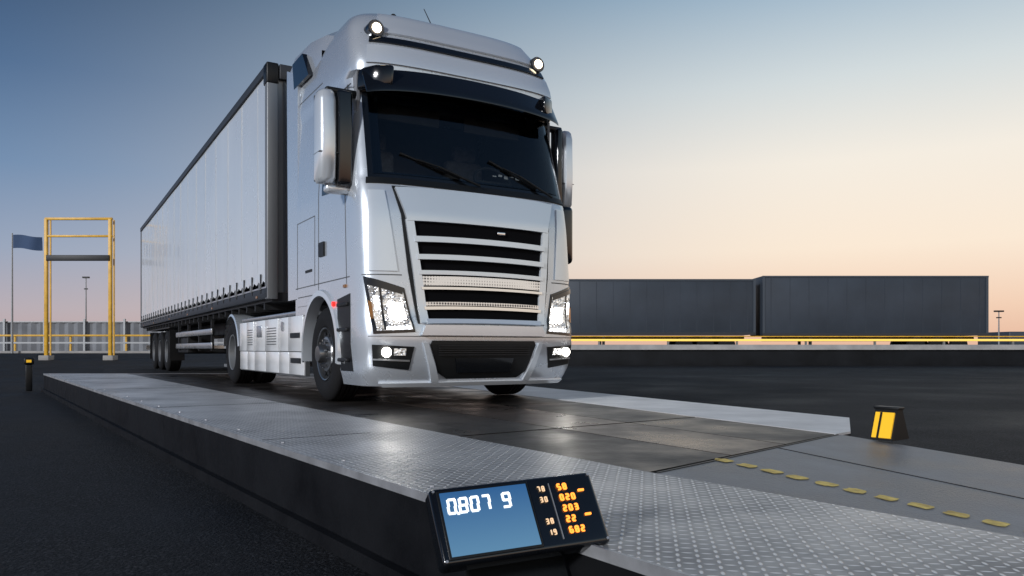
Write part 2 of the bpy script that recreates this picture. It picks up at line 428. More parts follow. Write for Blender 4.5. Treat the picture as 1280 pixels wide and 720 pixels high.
for sx_ in(-1,1):
    for sz_ in(-1,1): tube('case_screw_%d%d'%(sx_,sz_),(sx_*.238,-.0005,sz_*.10),(sx_*.238,-.003,sz_*.10),.004,M['edge'],disp)

# ------------------------------------------------------------ semi truck
truck=empty('semi_truck',(-.268,7.743,0),R(30.97))
FT=[(.2,.12),(.28,.07),(.4,.03),(.6,0),(.78,0),(.86,.03),(1.3,.055),(1.85,.10),(2.12,.15),(2.2,.19),(3.18,.46),(3.27,.48),(3.31,.34),(3.42,.34),(3.6,.42),(3.78,.52),(3.96,.66),(4.07,.82),(4.14,1.12),(4.17,1.5)]
WT=[(.2,1.15),(.35,1.21),(.6,1.235),(2.2,1.235),(3.2,1.19),(3.35,1.20),(3.6,1.18),(3.85,1.13),(4.02,1.05),(4.12,.94),(4.17,.82)]
def interp(T,z):
    if z<=T[0][0]: return T[0][1]
    for (a,b),(c,d) in zip(T,T[1:]):
        if z<=c: return b+(d-b)*(z-a)/(c-a)
    return T[-1][1]
D=.42;NE=3.5
def Ys(x,z):
    W=interp(WT,z); a=min(abs(x)/W,.9995)
    return interp(FT,z)+D*(1-(1-a**NE)**(1/NE))
def surf(x,z,off=0):
    y=Ys(x,z); h=.01
    yx=(Ys(x+h,z)-Ys(x-h,z))/(2*h); yz=(Ys(x,z+.03)-Ys(x,z-.03))/.06
    n=Vector((yx,-1,yz)).normalized()
    return Vector((x,y,z))+n*off
def slab(name,grid,m,off,thick,parent,fn=surf):
    nz=len(grid);nx=len(grid[0])
    top=[fn(p[0],p[1],off) for r in grid for p in r]; bot=[fn(p[0],p[1],off-thick) for r in grid for p in r]
    vs=top+bot; K=nx*nz; fs=[]
    for j in range(nz-1):
        for i in range(nx-1):
            a=j*nx+i; fs.append((a,a+1,a+nx+1,a+nx)); fs.append((K+a,K+a+nx,K+a+nx+1,K+a+1))
    for i in range(nx-1):
        fs.append((i,K+i,K+i+1,i+1)); a=(nz-1)*nx+i; fs.append((a,a+1,K+a+1,K+a))
    for j in range(nz-1):
        a=j*nx; fs.append((a,a+nx,K+a+nx,K+a)); a=j*nx+nx-1; fs.append((a,K+a,K+a+nx,a+nx))
    return mk(name,vs,fs,m,parent,smooth=True,ang=35)
def rpatch(name,rows,m,off=.01,thick=.03,nx=24,parent=None,sub=3,arch=0):
    g=[];rr=[]
    for a,b in zip(rows,rows[1:]):
        for k in range(sub): t=k/sub; rr.append(tuple(a[i]+(b[i]-a[i])*t for i in range(3)))
    rr.append(rows[-1])
    for z,xl,xr in rr:
        g.append([(xl+(xr-xl)*i/nx, z-arch*((xl+(xr-xl)*i/nx))**2) for i in range(nx+1)])
    return slab(name,g,m,off,thick,parent or truck)
def qpatch(name,c,m,off=.01,thick=.03,nx=10,nz=8,parent=None,fn=surf):
    bl,br,tr,tl=c; g=[]
    for j in range(nz+1):
        t=j/nz; l=(bl[0]+(tl[0]-bl[0])*t,bl[1]+(tl[1]-bl[1])*t); r=(br[0]+(tr[0]-br[0])*t,br[1]+(tr[1]-br[1])*t)
        g.append([(l[0]+(r[0]-l[0])*i/nx,l[1]+(r[1]-l[1])*i/nx) for i in range(nx+1)])
    return slab(name,g,m,off,thick,parent or truck,fn)
def sidefn(sgn):
    return lambda y,z,off: Vector((sgn*(interp(WT,z)+off),y,z))
def spatch(name,c,m,off=.006,thick=.02,sgn=-1,nx=2,nz=6): return qpatch(name,c,m,off,thick,nx,nz,fn=sidefn(sgn))

YB=2.45
tz=sorted(set([a for a,_ in FT]+[a for a,_ in WT]+[2.25,2.5,2.8,1.0,1.6]))
nth=44
rings=[]
for z in tz:
    W=interp(WT,z);F=interp(FT,z); r=[]
    ns=6; rb=.10
    r.append((-W+rb,YB,z)); r.append((-W,YB-rb,z))
    for k in range(1,ns): r.append((-W,YB-rb+(F+D-YB+rb)*k/ns,z))
    for k in range(nth+1):
        t=math.pi*k/nth; cx=math.cos(t); sxn=math.sin(t)
        x=-W*math.copysign(abs(cx)**(2/NE),cx); y=F+D-D*(abs(sxn)**(2/NE))
        r.append((x,y,z))
    for k in range(ns-1,0,-1): r.append((W,YB-rb+(F+D-YB+rb)*k/ns,z))
    r.append((W,YB-rb,z)); r.append((W-rb,YB,z))
    rings.append(r)
n=len(rings[0]); vs=[p for r in rings for p in r]; fs=[]
for j in range(len(rings)-1):
    for i in range(n): fs.append((j*n+i,j*n+(i+1)%n,(j+1)*n+(i+1)%n,(j+1)*n+i))
fs.append(tuple(range(n))[::-1]); fs.append(tuple(range((len(rings)-1)*n,len(rings)*n)))
cab=mk('cab_shell',vs,fs,[M['paint'],M['black']],truck)
AX=1.42; AR=.60
def cyl_cut(cy,cz,r):
    bm=bmesh.new(); bmesh.ops.create_cone(bm,cap_ends=True,segments=64,radius1=r,radius2=r,depth=4)
    for v_ in bm.verts: v_.co=Vector((v_.co.z,v_.co.x+cy,v_.co.y+cz))
    bmesh.ops.recalc_face_normals(bm,faces=bm.faces)
    me=bpy.data.meshes.new('c'); bm.to_mesh(me); bm.free()
    o=bpy.data.objects.new('c',me); scene.collection.objects.link(o); o.parent=truck; return o
c1=cyl_cut(AX,.54,AR); c2=box('c2',(0,2.3,.3),(4,1.2,1.5),M['black'],truck)
for c_ in (c1,c2):
    md=cab.modifiers.new('b','BOOLEAN'); md.operation='DIFFERENCE'; md.object=c_; md.solver='EXACT'
bpy.context.view_layer.update()
dg=bpy.context.evaluated_depsgraph_get(); me=bpy.data.meshes.new_from_object(cab.evaluated_get(dg))
cab.modifiers.clear(); cab.data=me
for o_ in (c1,c2): bpy.data.objects.remove(o_)
for p in me.polygons:
    p.use_smooth=True; c_=p.center
    rr=math.hypot(c_.y-AX,c_.z-.54)
    if rr<AR+.01 and abs(c_.x)<1.16 or abs(c_.z-1.05)<.003: p.material_index=min(1,len(me.materials)-1)
    else: p.material_index=0
me.set_sharp_from_angle(angle=R(28))
bm=bmesh.new(); bm.from_mesh(me)
kill=[f for f in bm.faces if 2.25<f.calc_center_median().z<3.18 and f.calc_center_median().y<.85 and abs(f.calc_center_median().x)<1.03]
bmesh.ops.delete(bm,geom=kill,context='FACES'); bm.to_mesh(me); bm.free()

rpatch('windscreen_frame_low',[(2.17,-1.12,1.12),(2.27,-1.115,1.115)],M['gloss'],.006,.03,nx=40,sub=2)
rpatch('windscreen_frame_top',[(3.12,-1.09,1.09),(3.26,-1.09,1.09)],M['gloss'],.006,.03,nx=40,sub=2)
for s in(-1,1): qpatch('windscreen_frame_side_%d'%s,[(s*.985,2.27),(s*1.115,2.27),(s*1.09,3.12),(s*.965,3.12)],M['gloss'],.006,.03,nx=6)
rpatch('windscreen',[(2.25,-1.07,1.07),(3.2,-1.04,1.04)],M['tint'],.014,.004,nx=40,sub=8)
o=bpy.data.objects['windscreen']
bm=bmesh.new(); bm.from_mesh(o.data); bm.faces.ensure_lookup_table()
kill=[f for i,f in enumerate(bm.faces) if f.normal.y>-.2]
bmesh.ops.delete(bm,geom=kill,context='FACES'); bm.to_mesh(o.data); bm.free()
# cabin interior
box('dashboard',(0,.80,2.20),(2.0,.62,.16),M['cabin'],truck,bev=.05)
box('instrument_binnacle',(.55,.92,2.32),(.55,.25,.14),M['cabin'],truck,bev=.05)
box('cabin_rear_wall',(0,2.2,2.6),(2.2,.04,1.6),M['lining'],truck)
box('cabin_floor',(0,1.5,2.0),(2.2,1.4,.04),M['cabin'],truck)
box('bunk',(0,2.0,2.25),(2.1,.4,.14),M['seat'],truck,bev=.04)
box('overhead_locker',(0,1.15,3.25),(2.1,.5,.18),M['lining'],truck,bev=.03)
for s in(-1,1):
    box('seat_back_%d'%s,(s*.58,1.62,2.50),(.50,.16,.66),M['seat'],truck,bev=.06,seg=3)
    box('head_rest_%d'%s,(s*.58,1.60,2.92),(.30,.13,.20),M['seat'],truck,bev=.05,seg=3)
    box('seat_cushion_%d'%s,(s*.58,1.38,2.2),(.50,.5,.14),M['seat'],truck,bev=.05)
    box('cabin_side_%d'%s,(s*1.13,1.3,2.6),(.03,1.5,1.5),M['lining'],truck)
    box('interior_visor_%d'%s,(s*.5,.76,3.02),(.7,.03,.18),M['cabin'],truck,bev=.01)
vs=[];fs=[];na,nb=32,8
cw=Vector((.58,.86,2.44)); ax1=Vector((1,0,0)); ax2=Vector((0,.55,.83)).normalized(); ax3=ax1.cross(ax2)
for i in range(na):
    t=2*math.pi*i/na; dr=ax1*math.cos(t)+ax2*math.sin(t)
    for j in range(nb):
        p_=2*math.pi*j/nb; vs.append(cw+dr*(.23+.018*math.cos(p_))+ax3*.018*math.sin(p_))
for i in range(na):
    for j in range(nb): fs.append((i*nb+j,i*nb+(j+1)%nb,((i+1)%na)*nb+(j+1)%nb,((i+1)%na)*nb+j))
mk('steering_wheel',vs,fs,M['cabin'],truck,smooth=True,ang=80)
for t in (0,math.pi,-math.pi/2): tube('wheel_spoke',cw,cw+(ax1*math.cos(t)+ax2*math.sin(t))*.22,.018,M['cabin'],truck)

def fl(x,z,o=.05): return surf(x,z,o)
for nm,a_,b_ in (('wiper_a',(.02,2.2),(-.80,2.46)),('wiper_b',(.92,2.18),(.18,2.50))):
    p0=fl(a_[0],a_[1]);p1=fl(b_[0],b_[1])
    tube(nm+'_arm',p0,p0.lerp(p1,.55)+Vector((0,-.02,.01)),.013,M['black'],truck)
    tube(nm+'_arm2',p0.lerp(p1,.55)+Vector((0,-.02,.01)),p1.lerp(p0,.2),.009,M['black'],truck)
    tube(nm+'_blade',p0.lerp(p1,.25)+Vector((0,.02,0)),p1+Vector((0,.02,0)),.012,M['black'],truck)
rpatch('cowl_trim',[(2.15,-1.14,1.14),(2.21,-1.13,1.13)],M['black'],.016,.03,nx=40,sub=1)
boxes('dash_papers',[((.26+.07*i,Ys(.26+.07*i,2.38)+.03,2.37+.012*(i%2)),(.045,.004,.012+.01*(i%3))) for i in range(6)],M['brightalu'],truck)

rpatch('roof_panel',[(3.72,-.90,.90),(3.85,-.89,.89),(4.0,-.84,.84)],M['paint2'],.024,.04,nx=30,sub=4)
rpatch('roof_lamp_band',[(3.60,-1.03,1.03),(3.665,-1.01,1.01)],M['gloss'],.018,.03,nx=30,sub=2)
rpatch('roof_brow',[(3.37,-1.08,1.08),(3.56,-1.05,1.05)],M['paint2'],.02,.03,nx=30,sub=3)
def visfn(x,z,off):
    return Vector((x,Ys(x,3.34)-.02-.13*(1-z),3.33-.22*(1-z)-.06*(x/1.15)**2+off))
g=[[(-1.12+2.24*i/36,j/4) for i in range(37)] for j in range(5)]
slab('sun_visor',g,M['gloss'],.012,.024,truck,visfn)
for s in(-1,1):
    vs=[]
    for (x_,y_) in ((.88,.20),(1.05,.32),(1.14,.50),(1.14,.66),(1.04,.66),(.92,.50)): vs.append((s*x_,y_+.04,3.11))
    for (x_,y_) in ((.86,.24),(1.03,.34),(1.13,.50),(1.13,.68),(1.02,.68),(.90,.50)): vs.append((s*x_,y_,3.33))
    fs=[tuple(range(6)),tuple(range(6,12))]+[(i,(i+1)%6,6+(i+1)%6,6+i) for i in range(6)]
    o=mk('visor_end_%d'%s,vs,fs,M['gloss'],truck)
    b_=o.modifiers.new('b','BEVEL'); b_.width=.035; b_.segments=3
    for p in o.data.polygons: p.use_smooth=True
    p=surf(s*.95,3.74,.02)
    tube('spot_housing_%d'%s,p+Vector((0,.12,0)),p+Vector((0,-.05,0)),.085,M['gloss'],truck,n=24)
    tube('spot_ring_%d'%s,p+Vector((0,-.04,0)),p+Vector((0,-.06,0)),.078,M['dullsteel'],truck,n=24)
    tube('spot_lens_%d'%s,p+Vector((0,-.055,0)),p+Vector((0,-.068,0)),.048,M['lampw'],truck,n=24)
    tube('beacon_%d'%s,(s*.7,1.35,4.13),(s*.7,1.35,4.21),.045,M['black'],truck,r2=.035)
    box('beacon_top_%d'%s,(s*.7,1.35,4.22),(.1,.07,.05),M['black'],truck,bev=.015)
tube('antenna',(-.1,.95,4.03),(-.17,1.1,4.34),.007,M['black'],truck,r2=.004)
tube('antenna_base',(-.1,.95,4.0),(-.11,.97,4.10),.028,M['black'],truck)
tube('air_horn',(-.55,1.3,4.17),(-.55,1.05,4.15),.02,M['black'],truck,r2=.035)

vs=[];fs=[]
st=[(1.3,4.02,1.08,3.9),(1.7,4.17,1.14,3.75),(2.2,4.25,1.17,3.6),(2.85,4.27,1.18,3.5)]
for y,zt,hw,zb in st:
    r=[(-hw,y,zb),(-hw,y,zt-.28),(-hw+.06,y,zt-.1),(-hw+.2,y,zt-.02),(-hw+.5,y,zt),(hw-.5,y,zt),(hw-.2,y,zt-.02),(hw-.06,y,zt-.1),(hw,y,zt-.28),(hw,y,zb)]
    ringn=len(r); vs+=r
for j in range(len(st)-1):
    for i in range(ringn): fs.append((j*ringn+i,j*ringn+(i+1)%ringn,(j+1)*ringn+(i+1)%ringn,(j+1)*ringn+i))
fs.append(tuple(range(ringn))); fs.append(tuple(range(3*ringn,4*ringn))[::-1])
mk('roof_spoiler',vs,fs,M['paint'],truck,smooth=True,ang=40)
for s in(-1,1):
    prof_x('side_extender_%d'%s,[(2.4,1.15),(2.82,1.15),(2.88,3.7),(2.88,4.0),(2.4,3.82)],s*1.175,s*1.215,M['paint'],truck)
    prof_x('spoiler_window_%d'%s,[(1.95,3.68),(2.55,3.68),(2.62,4.0),(2.2,4.0)],s*1.15,s*1.219,M['gloss'],truck)
    prof_x('extender_rubber_%d'%s,[(2.83,1.15),(2.88,1.15),(2.94,3.98),(2.89,3.98)],s*1.18,s*1.205,M['black'],truck)

# ---- grille
rpatch('grille_gap',[(.80,-.72,.72),(1.3,-.80,.80),(1.85,-.85,.85),(2.13,-.92,.92)],M['black'],.008,.03,nx=30)
rpatch('hood_panel',[(1.80,-.80,.80),(1.9,-.825,.825),(2.12,-.895,.895)],M['paint2'],.045,.05,nx=30,arch=.02)
for s in (-1,1):
    qpatch('grille_side_%d'%s,[(s*.62,.80),(s*.70,.80),(s*.815,1.80),(s*.735,1.80)],M['paint2'],.04,.04)
    # pressed cheek panel beside the grille
    qpatch('cheek_panel_%d'%s,[(s*.90,1.30),(s*1.15,1.30),(s*1.13,2.08),(s*.99,2.08)],M['paint2'],.014,.02,nx=12)
rpatch('grille_core',[(.80,-.66,.66),(1.81,-.76,.76)],M['void'],.014,.02,nx=24)
def slat(nm,z0,z1,hw,m,off=.05,arch=.03): rpatch(nm,[(z0,-hw,hw),(z1,-hw-.008,hw+.008)],m,off,.03,nx=26,sub=2,arch=arch)
slat('slat_a',1.60,1.655,.735,M['paint2'],.055)
slat('slat_b',1.43,1.48,.715,M['paint2'],.055)
M['mesh']=mat('chrome_mesh',(.5,.52,.55),.25,1)
nt=M['mesh'].node_tree; vo=nt.nodes.new('ShaderNodeTexVoronoi'); vo.inputs['Scale'].default_value=34; vo.inputs['Randomness'].default_value=0
tcn=nt.nodes.new('ShaderNodeTexCoord'); nt.links.new(tcn.outputs['Object'],vo.inputs['Vector'])
cr=nt.nodes.new('ShaderNodeValToRGB'); cr.color_ramp.elements[0].position=.25; cr.color_ramp.elements[1].position=.5
cr.color_ramp.elements[0].color=(.10,.10,.11,1); cr.color_ramp.elements[1].color=(.8,.82,.85,1)
nt.links.new(vo.outputs['Distance'],cr.inputs['Fac']); nt.links.new(cr.outputs['Color'],nt.nodes['Principled BSDF'].inputs['Base Color'])
slat('slat_c',1.285,1.325,.70,M['paint2'])
slat('mesh_a',1.18,1.27,.685,M['mesh'],.04)
slat('slat_d',1.14,1.165,.68,M['chrome'])
slat('mesh_b',.985,1.02,.66,M['mesh'],.04)
slat('slat_e',.945,.975,.655,M['chrome'],.05)
slat('slat_f',.80,.84,.64,M['paint2'],.05,.02)
box('grille_badge',(.22,Ys(.22,1.72)-.03,1.735),(.09,.01,.03),M['chrome'],truck,bev=.003)
for s in(-1,1):
    qpatch('corner_gap_%d'%s,[(s*.86,1.26),(s*1.20,1.26),(s*1.20,1.27),(s*.86,1.27)],M['seam'],.003,.01,nx=14,nz=2)
    qpatch('headlamp_rim_%d'%s,[(s*.75,.72),(s*1.13,.70),(s*1.19,1.25),(s*.84,1.14)],M['gloss'],.008,.03,nx=16)
    qpatch('headlamp_reflector_%d'%s,[(s*.775,.745),(s*1.10,.73),(s*1.165,1.21),(s*.86,1.115)],M['crystal'],.013,.02,nx=16)
    qpatch('headlamp_divider_%d'%s,[(s*1.02,.74),(s*1.04,.74),(s*1.075,1.18),(s*1.055,1.17)],M['gloss'],.022,.02,nx=3)
    qpatch('headlamp_brow_%d'%s,[(s*.86,1.075),(s*1.16,1.165),(s*1.165,1.215),(s*.86,1.12)],M['gloss'],.022,.02,nx=10,nz=2)
    qpatch('main_beam_%d'%s,[(s*.83,.84),(s*.97,.84),(s*.995,1.00),(s*.865,.99)],M['lamp'],.024,.02,nx=5,nz=4)
    qpatch('dip_beam_%d'%s,[(s*1.06,.93),(s*1.10,.93),(s*1.12,1.06),(s*1.08,1.06)],M['drl'],.022,.02,nx=3,nz=4)
    qpatch('drl_under_%d'%s,[(s*.785,.75),(s*1.02,.74),(s*1.02,.765),(s*.795,.775)],M['drl'],.022,.012,nx=8,nz=2)
    qpatch('turn_signal_%d'%s,[(s*1.115,.84),(s*1.14,.84),(s*1.155,1.02),(s*1.13,1.0)],M['amberlens'],.022,.01,nx=3)
    qpatch('fog_slot_%d'%s,[(s*.80,.36),(s*1.12,.40),(s*1.14,.60),(s*.76,.58)],M['black'],.010,.03,nx=12)
    qpatch('fog_bar_%d'%s,[(s*.80,.44),(s*1.12,.455),(s*1.12,.47),(s*.80,.455)],M['alu'],.022,.02,nx=12,nz=2)
    p=surf(s*1.02,.53,.02)
    tube('fog_lamp_%d'%s,p,p+Vector((0,-.02,0)),.045,M['lamp'],truck,n=20)
    qpatch('fog_side_%d'%s,[(s*.84,.50),(s*.95,.50),(s*.95,.565),(s*.84,.565)],M['crystal'],.018,.01,nx=4,nz=2)
rpatch('bumper_opening',[(.27,-.40,.40),(.33,-.50,.50),(.60,-.60,.60),(.64,-.58,.58)],M['black'],.012,.04,nx=24)
rpatch('bumper_plate',[(.33,-.30,.30),(.47,-.33,.33)],M['gloss'],.026,.02,nx=12)
boxes('bumper_mesh',[((0,Ys(0,.55)-.02,.50+.022*i),(1.04,.012,.006)) for i in range(5)],M['chassis'],truck)
rpatch('bumper_crease',[(.675,-1.17,1.17),(.683,-1.17,1.17)],M['seam'],.003,.01,nx=44,sub=1)
rpatch('bumper_lip',[(.20,-1.0,1.0),(.245,-1.05,1.05)],M['paint2'],.03,.05,nx=40,sub=2)
for s in(-1,1): qpatch('bumper_cheek_%d'%s,[(s*.48,.25),(s*.56,.25),(s*.68,.62),(s*.63,.62)],M['paint2'],.03,.04)
rpatch('bumper_shelf',[(.69,-.70,.70),(.78,-.66,.66)],M['paint2'],.05,.06,nx=30,sub=3,arch=0)

# ---- sides
for s in(-1,1):
    spatch('side_window_%d'%s,[(.66,2.15),(1.38,2.2),(1.38,3.05),(.78,3.08)],M['glass'],.005,.02,s)
    for i,c_ in enumerate([[(1.50,1.2),(1.510,1.2),(1.510,3.2),(1.50,3.2)],[(.58,1.2),(.590,1.2),(.70,3.2),(.69,3.2)],[(.60,3.18),(1.51,3.18),(1.51,3.188),(.60,3.188)],
             [(1.60,1.15),(2.30,1.15),(2.30,1.16),(1.60,1.16)],[(1.64,2.02),(2.34,2.02),(2.34,2.028),(1.64,2.028)],[(1.64,1.25),(1.648,1.25),(1.648,2.02),(1.64,2.02)],[(2.33,1.25),(2.338,1.25),(2.338,2.02),(2.33,2.02)],[(1.5,3.45),(2.38,3.45),(2.38,3.458),(1.5,3.458)],
             [(.5,1.26),(2.4,1.26),(2.4,1.27),(.5,1.27)]]):
        spatch('side_seam_%d_%d'%(i,s),c_,M['seam'],.003,.01,s)
    spatch('door_handle_%d'%s,[(1.28,1.55),(1.46,1.55),(1.46,1.70),(1.28,1.70)],M['black'],.02,.03,s)
    spatch('side_badge_%d'%s,[(1.75,1.42),(2.0,1.42),(2.0,1.45),(1.75,1.45)],M['chassis'],.005,.01,s)
    spatch('step_recess_%d'%s,[(.46,.34),(.83,.34),(.86,1.06),(.48,1.10)],M['black'],.006,.03,s)
    for z_ in(.45,.75,1.0): box('step_%d_%d'%(int(z_*100),s),(s*1.24,.67,z_),(.05,.30,.035),M['chassis'],truck,bev=.008)
    tube('marker_%d'%s,(s*1.24,.95,1.02),(s*1.265,.95,1.02),.025,M['red'],truck)
    box('side_reflector_%d'%s,(s*1.241,.62,1.18),(.02,.07,.03),M['amberlens'],truck)
    vs=[];fs=[];na=32
    for i in range(na+1):
        t=R(-12)+(R(204))*i/na
        for rr_,xx in ((AR-.012,1.14),(AR-.012,1.268),(AR+.045,1.265),(AR+.06,1.23)):
            vs.append((s*xx,AX+rr_*math.cos(t),.54+rr_*math.sin(t)))
    for i in range(na):
        for q_ in range(3): fs.append((i*4+q_,i*4+q_+1,i*4+q_+5,i*4+q_+4))
    mk('arch_lip_%d'%s,vs,fs,M['paint2'],truck,smooth=True,ang=40)
    prof_x('fender_rear_%d'%s,[(1.95,.95),(2.45,.95),(2.45,1.14),(1.88,1.14)],s*.9,s*1.225,M['paint'],truck)
# mirrors
for s in(-1,1):
    cx=1.46 if s<0 else 1.33
    hw_=.09 if s<0 else .07
    rs=[(2.16,.75,.03),(2.20,1,0),(2.5,1.0,-.02),(2.95,1.0,-.01),(3.02,.9,.01),(3.05,.7,.04)]
    allv=[];fs=[]
    for z_,kk,dy in rs:
        hx=hw_*kk; y0=.44+dy; y1=.62
        for (a_,b_) in [(-hx,y1),(-hx,y0+.06),(-hx*.6,y0),(hx*.6,y0),(hx,y0+.06),(hx,y1)]: allv.append((s*cx+a_,b_,z_))
    for j in range(len(rs)-1):
        for i in range(6): fs.append((j*6+i,j*6+(i+1)%6,(j+1)*6+(i+1)%6,(j+1)*6+i))
    fs.append(tuple(range(6))); fs.append(tuple(range((len(rs)-1)*6,len(rs)*6))[::-1])
    mk('mirror_housing_%d'%s,allv,fs,M['paint2'],truck,smooth=True,ang=60)
    cwid=.15 if s<0 else .08
    box('mirror_glass_frame_%d'%s,(s*cx,.63,2.60),(2*hw_*.96,.03,.84),M['black'],truck,bev=.01)
    box('mirror_cowl_%d'%s,(s*(cx-hw_-cwid/2-.002),.52,2.60),(cwid,.16,.92),M['gloss'],truck,bev=.03,seg=3)
    box('mirror_seam_%d'%s,(s*cx,.532,2.44),(2*hw_*1.01,.19,.006),M['seam'],truck)
    box('mirror_arm_top_%d'%s,(s*(cx-.17),.60,3.08),(.32,.10,.06),M['black'],truck,bev=.02)
    box('mirror_arm_low_%d'%s,(s*(cx-.14),.58,2.12),(.28,.12,.09),M['paint2'],truck,bev=.03)
box('wide_mirror',(1.29,.46,1.85),(.16,.16,.66),M['gloss'],truck,bev=.06,seg=4)
box('wide_mirror_arm',(1.23,.52,1.95),(.12,.06,.05),M['black'],truck,bev=.015)

# ---- wheels
M['rim']=mat('rim_alloy',(.28,.285,.29),.28,.9,nscale=6,namp=.2)
def wheel(name,x,y,s,dish=False,dual=False,par=truck,z=.505):
    tp=[(.285,-.12),(.30,-.145),(.36,-.162),(.43,-.158),(.475,-.14),(.498,-.118),(.505,-.10),(.505,-.085),(.490,-.083),(.490,-.070),(.505,-.068),(.505,-.03),(.490,-.028),(.490,-.016),(.505,-.014),(.505,.014),(.490,.016),(.490,.028),(.505,.03),(.505,.068),(.490,.07),(.490,.083),(.505,.085),(.505,.10),(.498,.118),(.475,.14),(.43,.158),(.36,.162),(.30,.145),(.285,.12),(.285,-.12)]
    lathe(name+'_tyre',tp,x,y,z,s,M['rubber'],par,56)
    if dual: lathe(name+'_tyre_inner',tp,x-s*.34,y,z,s,M['rubber'],par,40)
    if not dish:
        rp=[(.29,.135),(.285,.148),(.272,.142),(.262,.10),(.245,.07),(.225,.085),(.185,.13),(.165,.135),(.12,.135),(.10,.14),(.098,.20),(.085,.225),(.0,.23)]
        hx,nx_=.10,.14
    else:
        rp=[(.29,.135),(.285,.148),(.272,.142),(.262,.05),(.25,-.02),(.225,-.04),(.17,-.05),(.155,-.04),(.14,-.03),(.135,.06),(.12,.085),(0,.09)]
        hx,nx_=-.04,-.04
    lathe(name+'_rim',rp,x,y,z,s,M['rim'] if not dish else M['post'],par,56)
    lathe(name+'_barrel',[(.275,.13),(.275,-.13),(0,-.13)],x,y,z,s,M['chassis'],par,32)
    for i in range(10):
        t=2*math.pi*i/10
        c_=Vector((x+s*(hx+.005),y+.215*math.cos(t),z+.215*math.sin(t)))
        tube(name+'_hole_%d'%i,c_,c_+Vector((s*.018,0,0)),.030,M['black'],par,n=12)
        t+=math.pi/10
        c_=Vector((x+s*nx_,y+.143*math.cos(t),z+.143*math.sin(t)))
        tube(name+'_nut_%d'%i,c_-Vector((s*.03,0,0)),c_+Vector((s*.03,0,0)),.014,M['chrome'],par,n=6)
for s in(-1,1):
    wheel('front_wheel_%d'%s,s*1.05,AX,s)
    wheel('drive_wheel_%d'%s,s*1.05,6.3,s,dish=True,dual=True)
tube('front_axle',(-.95,AX,.5),(.95,AX,.5),.07,M['chassis'],truck)
tube('drive_axle',(-.9,6.3,.5),(.9,6.3,.5),.09,M['chassis'],truck)
for s in(-1,1): box('frame_rail_%d'%s,(s*.42,4.3,.85),(.09,6.0,.28),M['chassis'],truck)
box('engine_block',(0,1.6,.72),(.8,1.7,.55),M['chassis'],truck,bev=.03)
for s in(-1,1):
    prof_x('side_fairing_%d'%s,[(2.12,.24),(5.62,.24),(5.66,.34),(5.62,.92),(5.5,.96),(2.2,.96),(2.10,.90)],s*1.15,s*1.20,M['seam'],truck)
    yy=[2.14,2.80,3.28,3.98,4.66,5.12,5.62]
    for i in range(6):
        box('fairing_panel_a%d_%d'%(i,s),(s*1.202,(yy[i]+yy[i+1])/2,.385),(.02,yy[i+1]-yy[i]-.014,.27),M['brightalu'],truck,bev=.003)
        box('fairing_panel_b%d_%d'%(i,s),(s*(1.204 if i%2 else 1.209),(yy[i]+yy[i+1])/2,.740),(.03,yy[i+1]-yy[i]-.014,.42),M['brightalu'],truck,bev=.003)
    boxes('fairing_louvres_%d'%s,[((s*1.225,3.62,.62+.035*i),(.006,.5,.012)) for i in range(7)]+[((s*1.225,4.88,.62+.035*i),(.006,.32,.012)) for i in range(7)],M['seam'],truck)
    box('fairing_bracket_%d'%s,(s*1.22,4.3,.80),(.02,.30,.16),M['alu'],truck,bev=.004)
    tube('fuel_cap_%d'%s,(s*1.215,3.05,.84),(s*1.235,3.05,.84),.06,M['alu'],truck,n=20)
    box('fairing_step_%d'%s,(s*1.22,2.47,.72),(.03,.40,.06),M['chassis'],truck)
    box('fairing_step_low_%d'%s,(s*1.215,2.47,.42),(.03,.40,.06),M['chassis'],truck)
    box('fairing_top_%d'%s,(s*1.03,3.9,.99),(.34,3.3,.05),M['alu'],truck,bev=.01)
    tube('fuel_tank_%d'%s,(s*.84,2.5,.62),(s*.84,4.6,.62),.29,M['alu'],truck,n=32)
    box('battery_box_%d'%s,(s*.84,5.1,.62),(.5,.6,.5),M['chassis'],truck,bev=.02)
    vs=[];fs=[];na=24
    for i in range(na+1):
        t=R(8)+R(164)*i/na
        for rr_,xx in ((.575,.70),(.60,.72),(.60,1.215),(.565,1.225)): vs.append((s*xx,6.3+rr_*math.cos(t),.52+rr_*math.sin(t)))
    for i in range(na):
        for q_ in range(3): fs.append((i*4+q_,i*4+q_+1,i*4+q_+5,i*4+q_+4))
    mk('drive_mudguard_%d'%s,vs,fs,M['paint'],truck,smooth=True,ang=50)
box('cab_rear_equipment',(0,2.75,1.6),(1.7,.35,1.2),M['chassis'],truck,bev=.03)
box('fifth_wheel',(0,6.0,1.10),(.95,1.0,.12),M['chassis'],truck,bev=.02)
for i in range(3): tube('air_line_%d'%i,(-.3+.2*i,2.9,1.7),(-.3+.2*i,3.7,1.5),.018,M['red'] if i==0 else M['black'],truck)

